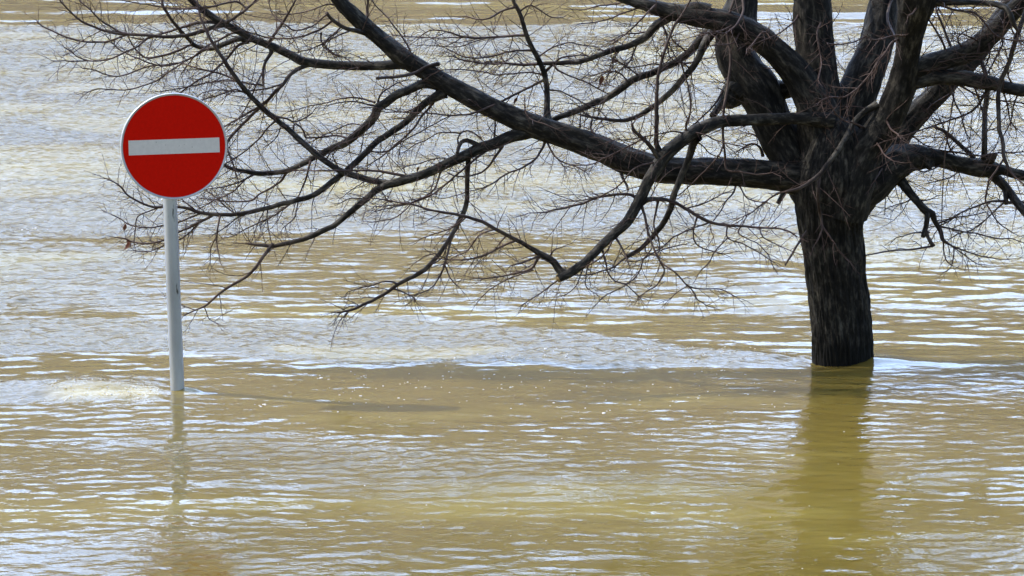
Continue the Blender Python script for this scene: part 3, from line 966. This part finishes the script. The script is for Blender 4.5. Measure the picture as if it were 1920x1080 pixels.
tr('B11', 'E', -0.5, '1640,60,2 1620,70 1596,80 1570,84 1550,80,1', 1.5)

# ---- the low limb in front
tr('L1', 'L', -0.1, '1064,514,8 1048,506,7 1038,492,6.5 1020,480,6 1000,468,4.6 980,456,4 960,446,3.6 930,430,3.4 910,418,3.2 890,411,3 860,403,2.8 830,398,2.2 800,392,2 776,384,1.8 750,380 720,374 696,372,1')
tr('L1a', 'L1', 0.1, '930,429,1.7 900,440 884,460 874,472 854,480,1')
tr('L1b', 'L1', -0.1, '968,450,2.2 940,462 910,478 880,486 846,487 820,484,1')
tr('L1c', 'L1', 0.1, '1012,478,2.8 1004,494 996,504 970,512 940,518 910,522 880,523,1', 1.4)
tr('L1d', 'L1', -0.1, '1012,480,2 980,492 958,498,1.2', 0.8)
tr('L1e', 'L1', 0.1, '876,405,1.6 860,420 840,430 816,438 788,448,.9')
tr('L1f', 'L1', 0.0, '764,382,1.4 740,384 720,386 702,388,.9', 2)
tr('L1g', 'L1', 0.0, '770,384,1.3 756,398 740,408 716,414 700,416,.9', 1)
tr('L1h', 'L1', 0.0, '950,440,1.5 936,456 930,468,.9', 1)
tr('L1i', 'L1', 0.0, '1030,484,1.7 1036,472 1044,466 1052,464,1', .5)
tr('L1j', 'L1', 0.0, '1000,506,1.2 960,520 940,530 920,542 906,554,.9', .8)
tr('L1k', 'L1', 0.0, '768,382,1.5 788,372 808,366 820,360,.9', 1.6)
tr('L2', 'L', -0.1, '1200,376,3.2 1180,365,2.6 1152,365 1124,370 1090,382 1060,390 1040,393,1.8 1020,398 992,400,.9', 1.3)
tr('L3', 'L', -0.15, '1197,384,5.5 1210,376,4.6 1220,374,4.2 1240,373,3.4 1264,379,3.2 1284,390 1308,405,3.2 1336,418,2.9 1364,423,2.5 1396,424,2.2 1422,427,1.9 1456,428 1480,434 1494,444,1')
tr('L3a', 'L3', -0.05, '1234,375,2.2 1230,396 1226,420 1234,446 1237,468,1', 0.7)
tr('L3c', 'L3', 0.05, '1308,405,1.6 1300,436 1308,460 1340,472 1356,476,1')
tr('L3d', 'L3', -0.05, '1364,423,1.5 1364,446 1390,456 1424,474 1448,490,1')
tr('L3d2', 'L3d', 0.0, '1364,446,1.3 1340,472 1330,492 1314,508,.9')
tr('L3e', 'L3', 0.1, '1332,416,1.6 1300,428 1280,436 1260,446 1244,462 1200,488 1176,490,1')
tr('L3f', 'L3', 0.0, '1284,392,1.4 1310,384 1336,374 1356,362,1')
tr('L3g', 'L3', 0.0, '1390,424,1.3 1384,436 1398,446 1420,456 1440,476,.9')
tr('L3h', 'L3', 0.0, '1424,428,1.2 1430,444 1444,452 1460,460 1490,474,.9')
tr('L4', 'L', -0.25, '1203,384,2.4 1210,410 1216,440 1226,466 1236,488 1246,508,1.6 1232,534 1210,548,1', 0.8)
tr('L4b', 'L4', 0.05, '1238,490,1.8 1244,496 1268,512 1290,536 1320,542 1350,542 1382,558,.9', 0.8)
tr('L4c', 'L4b', 0.0, '1288,534,1.3 1304,552 1308,562 1330,575,.8', 0.8)
tr('L4d', 'L4b', 0.0, '1290,536,1.1 1276,544 1254,562,.8', 0.7)
tr('L5', 'L', -0.15, '1152,440,1.9 1140,468 1120,488 1100,498,1', 0.6)
tr('L5b', 'L', -0.15, '1154,444,2 1168,468 1174,484 1180,498,1', 0.6)
tr('L6', 'L', -0.1, '1050,522,1.6 1024,542 1004,556 982,570,.8', 1)
tr('L6b', 'L', -0.1, '1096,496,1.4 1088,516 1080,536 1058,554,.8', 1)
tr('L6c', 'L', -0.1, '1104,494,1.3 1098,520 1100,538 1116,550,.8', 1)
tr('L6d', 'L', -0.1, '1130,470,1.6 1136,494 1140,510 1152,526 1176,536 1200,558,.9', 1)
tr('L6e', 'L4', -0.1, '1222,466,1.5 1206,488 1202,502 1192,520 1170,536 1136,554 1122,566,.9', 1)
tr('L7', 'L', -0.1, '1236,300,4.2 1220,275,3.8 1206,260,3.4 1190,246,3 1184,230,2', 1)
tr('L8', 'L', -0.2, '1228,304,1.6 1190,316 1162,346 1130,366 1100,374 1070,378,1', 1.2)
tr('L9', 'L', 0.0, '1240,288,4.6 1231,270,4.2 1231,240,4 1231,200,3.6 1234,144,3 1246,96,2.6 1264,50,2.2 1280,26 1300,-10,1.4', 0.8)
tr('L10', 'L7', 0.1, '1210,258,1.9 1190,268 1160,284 1130,298 1110,308 1070,310,1', 1.4)
tr('L11', 'L', -0.1, '1288,250,2 1286,232 1294,212 1296,190 1296,180,1', 0.8)
tr('L12', 'L', -0.1, '1284,250,1.6 1264,246 1240,250 1210,256 1180,262 1150,262,1', 1.6)
tr('L13', 'L', -0.1, '1292,246,1.5 1320,252 1340,262 1360,268 1390,274,1', 1.3)
tr('L14', 'M', 0.0, '1300,262,1.4 1320,276 1332,288 1350,294,.9', .8)
tr('M', 'L', 0.5, '1308,256,7 1300,268,6.2 1293,294 1272,344,6 1262,372 1258,390,5.6 1244,418,5.4 1226,440,5 1208,460,4 1192,472,4 1174,482,4.4', 0.4)
tr('M1', 'M', 0.0, '1178,480,1.8 1166,488 1152,500 1130,508 1106,515 1080,516 1060,512,1', 1.4)
tr('M2', 'M', 0.0, '1210,458,1.4 1212,474 1230,478 1236,470 1280,458,1', 1)
tr('X1', 'B', 0.1, '1448,282,3 1434,268 1424,260 1412,252 1396,248,1.2', 1.6)
tr('X2', 'B', 0.0, '1430,292,2.6 1424,276 1410,270 1396,276 1380,286,1.2', 1.6)
tr('X3', 'A', 0.1, '1470,356,2 1450,368 1430,382 1410,398 1390,408,1', 1.6)
tr('X4', 'A', 0.0, '1472,356,4.5 1464,372,4 1459,382,4', 0)
tr('X5', 'trunk', -0.3, '1515,430,2.4 1500,452,2.2 1472,496,1.8', 0)

tr('X6', 'B', -0.06, '1412,150,16 1394,162,21 1378,176,23 1371,190,17 1374,199,8', 0)
tr('X7', 'B', -0.05, '1424,150,15 1448,166,15 1474,168,15 1500,158,14', 0)

# ---- right-hand side
tr('J1', 'J', -0.1, '1850,318,12 1868,334,10 1886,352,9 1906,378,8 1922,398,7 1945,430,5 1970,470,2')
tr('J2', 'J', 0.05, '1846,306,6 1846,280,5.2 1846,250 1847,210 1850,180,5 1850,150,4.6 1842,120,4 1836,104,3', 0.8)
tr('J3', 'J', -0.1, '1850,305,8 1862,294,6 1868,288,3', 0)
tr('J4', 'J1', -0.05, '1886,352,5 1886,366,4.4 1887,382,4', 0)
tr('J4a', 'J4', 0.1, '1887,377,2.4 1868,377 1853,379 1830,387 1800,400 1780,415 1763,422 1743,426,1')
tr('J4b', 'J4', -0.1, '1884,378,1.8 1860,400 1842,417 1820,432 1797,438 1780,448,1')
tr('J4c', 'J4', 0.0, '1888,380,3 1910,378 1935,382 1960,372,1.4')
tr('J5', 'J', 0.1, '1828,304,4.2 1822,292,4 1800,272,4 1776,250,3.6 1752,238,2.6', 1)
tr('J6', 'J', -0.1, '1736,284,2.4 1756,282 1796,286 1836,292 1876,286 1916,285 1960,270,1', 1.3)
tr('J7', 'J', -0.1, '1744,300,9 1740,310,7 1744,316,3', 0)
tr('J8', 'J', -0.2, '1780,300,1.8 1752,316 1730,322 1716,316,1', 1.4)
tr('J9', 'J', -0.2, '1810,310,1.6 1790,328 1770,336 1740,344,1', 1.4)
tr('J10', 'J', 0.1, '1800,304,1.7 1780,276 1776,260 1770,240 1760,220,1', 1.5)
tr('K1', 'K', -0.05, '1740,398,6 1738,410,5.2 1735,427,4.8 1731,443,4.6', 0)
tr('K2', 'K1', -0.05, '1736,432,4 1740,444,3.4 1746,455,3.6 1750,462,4', 0)
tr('K3', 'K2', 0.0, '1750,460,2.4 1743,462,2.2 1723,466 1693,469,1.7 1663,471 1633,477,1.3 1617,480 1600,487,.9', 0.3)
tr('K4', 'K', 0.0, '1769,450,1.6 1770,473 1775,490 1786,498,.9')
tr('K5', 'K', -0.1, '1788,462,1.4 1788,483 1782,503 1772,509,.9', 0.2)
tr('K6', 'K', 0.0, '1785,461,1.3 1808,478 1832,495,.9')
tr('K7', 'K', 0.1, '1757,424,1.9 1780,428 1808,435 1833,438 1867,447 1893,447 1918,455,.9')
tr('K8', 'K', -0.1, '1742,436,1.5 1720,436 1700,440 1680,446,.9', 1)
tr('K9', 'K', 0.1, '1755,420,1.6 1790,408 1820,404 1850,398,1', .8)
tr('K10', 'K', 0.1, '1712,372,1.4 1696,380 1680,384 1668,388,.9', .5)
tr('K11', 'K', 0.1, '1728,376,1.4 1744,374 1760,366,.9', .8)
tr('F1', 'F', -0.35, '1645,196,6 1632,203,5.4 1616,214,5.2 1600,230,5.2 1588,254,5.2 1572,280,5 1556,302,4.6 1538,326,4.2 1520,340,3.8 1500,352,3 1472,360,2', 0.4)
tr('F2', 'F1', -0.05, '1546,316,3 1537,330 1535,346,3 1534,370,3.2 1537,396,3.4 1542,424,2 1538,440 1528,458,1', 0.5)
tr('F3', 'F2', 0.0, '1542,424,1.8 1560,450 1576,474 1594,492,1', 0.8)
tr('F4', 'E', -0.5, '1676,-10,2.8 1668,10,2.6 1664,36 1674,60,2.4 1680,72,1.6', 0.6)
tr('F5', 'F', -0.4, '1690,70,2.4 1672,80 1660,98 1646,116 1632,138 1612,162 1584,182 1556,182 1536,192,1.2', 1.2)
tr('F6', 'F', -0.4, '1706,70,2.2 1690,66 1670,68 1650,74 1630,74,1', 1.4)
tr('F7', 'F', -0.5, '1660,220,2.2 1664,230 1672,244 1684,252 1690,262,1.2', 1.6)
tr('F8', 'F', -0.5, '1620,240,2 1604,232 1584,226 1570,216 1558,200 1548,190,1', 1.2)
tr('F9', 'F', -0.5, '1640,262,1.8 1650,276 1660,292 1676,302,1', 1.6)
tr('F10', 'F', -0.4, '1722,10,2 1710,26 1702,30,1', 1)
tr('F11', 'F', -0.1, '1735,5,6.5 1760,5,6 1800,4,5.5 1850,6,5 1886,16,5.5 1902,48,4 1910,60,2', 1.2)
tr('F12', 'F', 0.0, '1744,4,2.6 1770,12 1796,20 1826,24 1846,42 1868,68 1902,76 1930,74,1.2', 1)
tr('G1', 'G', -0.1, '1776,104,2.5 1770,86 1760,66 1744,40 1730,20,1.4', 0.8)
tr('G2', 'G', 0.1, '1788,100,2.8 1776,70 1766,44 1756,20 1750,-10,1.6', 0.8)
tr('G3', 'G', -0.4, '1940,-20,4.6 1918,36,4.3 1906,70,4.2 1892,116 1876,154,4.2 1872,180 1872,200,4.2 1874,244,4 1880,264 1882,292,3.6 1888,308,3 1896,324,2 1920,346,1.3', 0.8)
tr('G4', 'G3', -0.05, '1883,296,2.2 1864,326 1854,340 1850,360 1848,377 1860,400 1875,420 1890,430 1900,438,1', 0.6)
tr('G5', 'G', -0.2, '1816,96,2 1800,84 1796,70 1810,58 1826,52,1', 2.2)
tr('G6', 'G', -0.2, '1840,80,2 1820,70 1806,64 1790,62,1', 2.2)
tr('G7', 'G', -0.2, '1850,72,2 1856,100 1846,130 1850,146,1', 1.8)
tr('G8', 'G', -0.2, '1876,62,2 1880,84 1866,110 1852,138,1.2', 1.4)
tr('G9', 'G', -0.2, '1890,36,1.8 1900,60 1912,80 1930,90,1', 1.6)
tr('H1', 'H', -0.1, '1852,166,2.8 1832,200 1812,214 1792,222 1756,234 1716,248 1696,254 1656,266,1', 1.2)
tr('H2', 'H', -0.1, '1790,156,1.4 1788,180 1776,260 1770,310 1766,396 1765,425,.9', 0.1)
tr('H3', 'H', 0.0, '1800,160,1.9 1820,172 1836,180 1860,186 1890,190 1925,194,1', 1.2)
tr('H4', 'H', 0.0, '1780,158,1.8 1790,190 1800,210 1806,230 1812,250,1', 1.3)
tr('H5', 'H', 0.0, '1826,158,1.8 1836,190 1842,210 1846,236,1', 1.3)
tr('H6', 'H', 0.0, '1880,168,1.8 1890,200 1894,226 1906,242,1', 1.4)
tr('H7', 'H', 0.0, '1910,172,1.8 1900,200 1896,226 1884,250,1', 1.4)
tr('H8', 'H', -0.1, '1900,160,1.8 1890,140 1896,110 1910,96,1', 1.4)
tr('I1', 'I', -0.3, '1730,214,2 1744,200 1764,186 1780,176,1.2', 0.8)
tr('I2', 'I', -0.3, '1700,252,2 1712,256 1726,266 1734,272 1752,276,1', 1.5)
tr('I3', 'J', -0.4, '1672,300,2 1660,310 1648,326 1636,344,1', .8)
tr('I4', 'J', 0.0, '1663,335,1.1 1661,350 1660,376 1659,403,.8', 0)
tr('I5', 'J', 0.0, '1668,336,1.1 1664,352 1666,372 1674,380,.8', 0)


def bark_disp(a, s, r):
    v = (math.cos(a) * r * 22, math.sin(a) * r * 22, s * 3.0)
    n = mnoise.fractal(v, 0.9, 2.0, 3)
    lump = mnoise.noise((math.cos(a) * 0.8, math.sin(a) * 0.8, s * 4.0))
    return min(0.14, 0.012 / max(r, 0.02)) * n + 0.05 * lump + 0.03 * mnoise.noise((math.cos(a) * 2, math.sin(a) * 2, s * 16))


def build_tree():
    root = bpy.data.objects.new("bare_tree", None)
    COL.objects.link(root)
    root.location = TREE0
    tag(root, "leafless dark tree with wide spreading limbs and twigs standing in flood water", "tree")
    # trunk
    T = Tubes()
    prof = [(1600, 1100, 74), (1592, 900, 62), (1586, 760, 57.5), (1581, 690, 56.5), (1579, 640, 56), (1576, 600, 56), (1571, 550, 56), (1566, 500, 56), (1562, 455, 57.5),
            (1559, 425, 60), (1559, 395, 65), (1560, 370, 70), (1562, 345, 73), (1565, 318, 70), (1566, 285, 60), (1566, 250, 46), (1564, 222, 24)]
    pr = catmull(prof, 2.0)
    pts = [at(p[0], p[1], TREE0.y + 0.02 * math.sin(i * 0.01)) for i, p in enumerate(pr)]

    def trunk_disp(a, s, r):
        v = (math.cos(a) * 9.5, math.sin(a) * 9.5, s * 4.2)
        ridge = abs(mnoise.noise(v)) + 0.5 * abs(mnoise.noise((v[0] * 2.1, v[1] * 2.1, v[2] * 1.8 + 7)))
        lump = mnoise.noise((math.cos(a) * 1.1, math.sin(a) * 1.1, s * 1.6 + 4))
        return -0.105 * (0.45 - ridge) + 0.03 * lump + 0.012 * mnoise.noise((math.cos(a) * 22, math.sin(a) * 22, s * 30))
    T.tube(pts, [p[2] / PXM for p in pr], 300, True, trunk_disp)
    limbs_trunk = T.build("trunk", root)

    info = {'trunk': dict(px=np.array([(p[0], p[1]) for p in pr]), y=np.array([q.y for q in pts]), r=np.array([p[2] for p in pr]) / PXM, top=None)}
    limbs, meshes = {'trunk': limbs_trunk}, {}
    rnd = random.Random(5)
    pend = list(TR)
    order = []
    done = {'trunk'}
    while pend:
        rest = []
        for t in pend:
            if t[1] in done:
                order.append(t)
                done.add(t[0])
            else:
                rest.append(t)
        assert len(rest) < len(pend), [t[0] for t in rest]
        pend = rest
    for key, parent, dy, P, tw in order:
        big = P[0][2] > 12
        C = catmull(P, 5.0 if not big else 4.0)
        # small natural irregularity of line
        L = np.concatenate([[0], np.cumsum(np.hypot(*np.diff(C[:, :2], axis=0).T))])
        sd_ = rnd.uniform(0, 99)
        thin = C[:, 2] < 8
        for i in range(len(C)):
            am = 0.9 if thin[i] else 0.5
            C[i, 0] += am * mnoise.noise((L[i] * 0.06, sd_, 0))
            C[i, 1] += am * 1.2 * mnoise.noise((L[i] * 0.06, sd_, 9))
        pi = info[parent]
        k = int(np.argmin(np.hypot(pi['px'][:, 0] - C[0, 0], pi['px'][:, 1] - C[0, 1])))
        y0 = pi['y'][k]
        if parent == 'trunk':
            y0 = TREE0.y + (0.10 if dy > 0.2 else -0.10 if dy < -0.2 else 0.0)
        tt = L / max(L[-1], 1)
        amp = min(0.22, 0.0009 * L[-1])
        Y = np.array([y0 + dy * (t ** 0.9) + amp * (mnoise.noise((t * 2.3, sd_, 4)) - mnoise.noise((0, sd_, 4))) for t in tt])
        pts = [at(c[0], c[1], y) for c, y in zip(C, Y)]
        pts = [keep_clear(p) for p in pts]
        rad = np.maximum(C[:, 2], 0.75) / PXM
        # collar where it leaves its parent
        if parent != 'trunk' and rad[0] < 0.6 * pi['r'][k]:
            rad = rad * (1 + 0.45 * np.exp(-L / (3.0 * P[0][2])))
        info[key] = dict(px=C[:, :2], y=Y, r=rad, top=None)
        is_limb = key in 'ABCDEFGHIJKL'
        if is_limb:
            T = Tubes()
            info[key]['top'] = key
            meshes[key] = T
        else:
            top = pi['top']
            if parent in limbs_keys or parent == 'trunk':
                top = (parent, key)
                meshes[top] = Tubes()
            info[key]['top'] = top
            T = meshes[top]
        mx = max(P, key=lambda p: p[2])[2]
        sides = 40 if mx > 20 else 20 if mx > 9 else 10 if mx > 3.5 else 6
        T.tube(pts, list(rad), sides, True, bark_disp if mx > 9 else (lambda a, s, r: 0.10 * mnoise.noise((math.cos(a), math.sin(a), s * 14))) if mx > 2.5 else None)
        # twigs
        if is_limb:
            meshes.setdefault((key, 'twigs'), Tubes())
            TT = meshes[(key, 'twigs')]
        else:
            TT = T
        if tw > 0:
            s, sgn = 12.0 + 10 * random.random(), 1
            while s < L[-1]:
                i = int(np.searchsorted(L, s))
                i = min(max(i, 1), len(pts) - 2)
                rpx = C[i, 2]
                tang = (pts[i + 1] - pts[i - 1]).normalized()
                sgn = -sgn
                if rpx > 10:
                    gap, ln = 21, random.uniform(0.08, 0.36)
                elif rpx > 4:
                    gap, ln = 17, random.uniform(0.10, 0.40)
                elif rpx > 2:
                    gap, ln = 11.5, random.uniform(0.06, 0.32)
                else:
                    gap, ln = 7.5, random.uniform(0.03, 0.20)
                nrm = rand_perp(tang)
                side = tang.cross(Vector((0, 1, 0)))
                if side.length > 0.1:
                    nrm = (nrm * 0.8 + side.normalized() * sgn * 0.8).normalized()
                d = (tang * random.uniform(0.45, 1.1) + nrm).normalized()
                p0 = pts[i] + nrm * rad[i] * 0.7
                if C[i, 1] > -120:
                    twig(TT, p0, d, ln, max(0.0017, min(0.0031, rad[i] * 0.5)))
                s += gap * random.uniform(0.6, 1.4) / tw
            if C[-1, 2] < 3:
                tang = (pts[-1] - pts[-3]).normalized()
                for q in range(2):
                    twig(TT, pts[-1], (tang + rand_perp(tang) * 0.35).normalized(), random.uniform(0.05, 0.14), 0.0021)
        # the part of the crown above the picture
        if is_limb and P[-1][1] < -150:
            hi = [i for i in range(len(C)) if C[i, 1] < -60]
            for _ in range(11):
                i = random.choice(hi[:-1])
                tang = (pts[min(i + 1, len(pts) - 1)] - pts[i - 1]).normalized()
                d = (tang * 0.6 + rand_perp(tang) + Vector((0, 0, 0.3))).normalized()
                ln, p = random.uniform(0.5, 1.1), pts[i].copy()
                bp, br = [p.copy()], [min(rad[i] * 0.5, 0.016)]
                m = 12
                for q in range(m):
                    d = (d + rand_perp(d) * 0.16 + Vector((0, 0, 0.02))).normalized()
                    p = p + d * ln / m
                    bp.append(p.copy())
                    br.append(br[0] * (1 - 0.8 * (q + 1) / m))
                    if q > 1:
                        twig(TT, p, (d + rand_perp(d) * 1.1).normalized(), random.uniform(0.1, 0.3), 0.003, 1)
                TT.tube(bp, br, 6)
    # objects: limb > branch, twigs
    for key in limbs_keys:
        limbs[key] = meshes[key].build("limb", root)
    for k2, T in meshes.items():
        if isinstance(k2, tuple):
            o = T.build("twigs" if k2[1] == 'twigs' else "branch", limbs[k2[0]])
            if o and k2[1] == 'twigs':
                tag(o, kind="stuff")
    # pale cut end of the low limb
    c = at(1046, 524, info['L']['y'][-1])
    tang = (at(1046, 523, info['L']['y'][-1]) - at(1074, 508, info['L']['y'][-6])).normalized()
    e1 = tang.orthogonal().normalized()
    e2 = tang.cross(e1)
    V = [c + tang * 0.004 - TREE0]
    for r_, o_ in ((0.010, 0.004), (0.019, 0.002), (0.022, -0.006)):
        for s in range(16):
            a = 2 * math.pi * s / 16
            V.append(c + (e1 * math.cos(a) + e2 * math.sin(a)) * r_ + tang * o_ - TREE0)
    Fc = [(0, 1 + s, 1 + (s + 1) % 16) for s in range(16)]
    for i in range(2):
        for s in range(16):
            p, q = 1 + i * 16 + s, 1 + i * 16 + (s + 1) % 16
            Fc.append((p, p + 16, q + 16, q))
    new_mesh("cut_end", V, Fc, M_CUT, limbs['L'])

    # a few dead leaves still hanging
    def leaf(px, py, key, size, rot, name="dry_leaf"):
        I = info[key]
        k = int(np.argmin(np.hypot(I['px'][:, 0] - px, I['px'][:, 1] - py)))
        anchor = at(I['px'][k, 0], I['px'][k, 1], I['y'][k])
        c = keep_clear(at(px, py, I['y'][k]))
        V, Fc = [], []
        nu, nv = 8, 5
        M = Matrix.Rotation(rot, 3, 'Y') @ Matrix.Rotation(random.uniform(-1, 1), 3, 'Z')
        for i in range(nu + 1):
            t = i / nu
            w = size * 0.36 * math.sin(math.pi * min(1, t * 0.97 + 0.02)) ** 0.7 * (1.1 - 0.5 * t)
            for j in range(nv + 1):
                u = (j / nv - 0.5) * 2
                curl = 1.25 * u
                p = Vector((w * math.sin(curl) * 0.8, -w * (1 - math.cos(curl)) * 0.9 + size * 0.22 * math.sin(t * 3.0), -size * t))
                p += Vector((0.05, 0.05, 0.03)) * size * mnoise.noise((t * 5 + px, u * 3, 1))
                V.append(c + M @ p - TREE0)
        for i in range(nu):
            for j in range(nv):
                a = i * (nv + 1) + j
                Fc.append((a, a + 1, a + nv + 2, a + nv + 1))
        o = new_mesh(name, V, Fc, M_LEAF, root)
        so = o.modifiers.new("thickness", 'SOLIDIFY')
        so.thickness = 0.0012
    leaf(236, 420, 'Q4', 0.045, 0.3)
    leaf(244, 454, 'Q3', 0.058, 0.7)
    leaf(238, 448, 'Q1', 0.05, -0.5)
    leaf(1130, 142, 'V3', 0.062, 0.25)
    leaf(1160, 112, 'V3', 0.05, 1.2)
    leaf(784, 312, 'N9', 0.035, 0.1)
    leaf(970, 183, 'T7', 0.04, 0.6)


limbs_keys = list('ABCDEFGHIJKL')
build_tree()
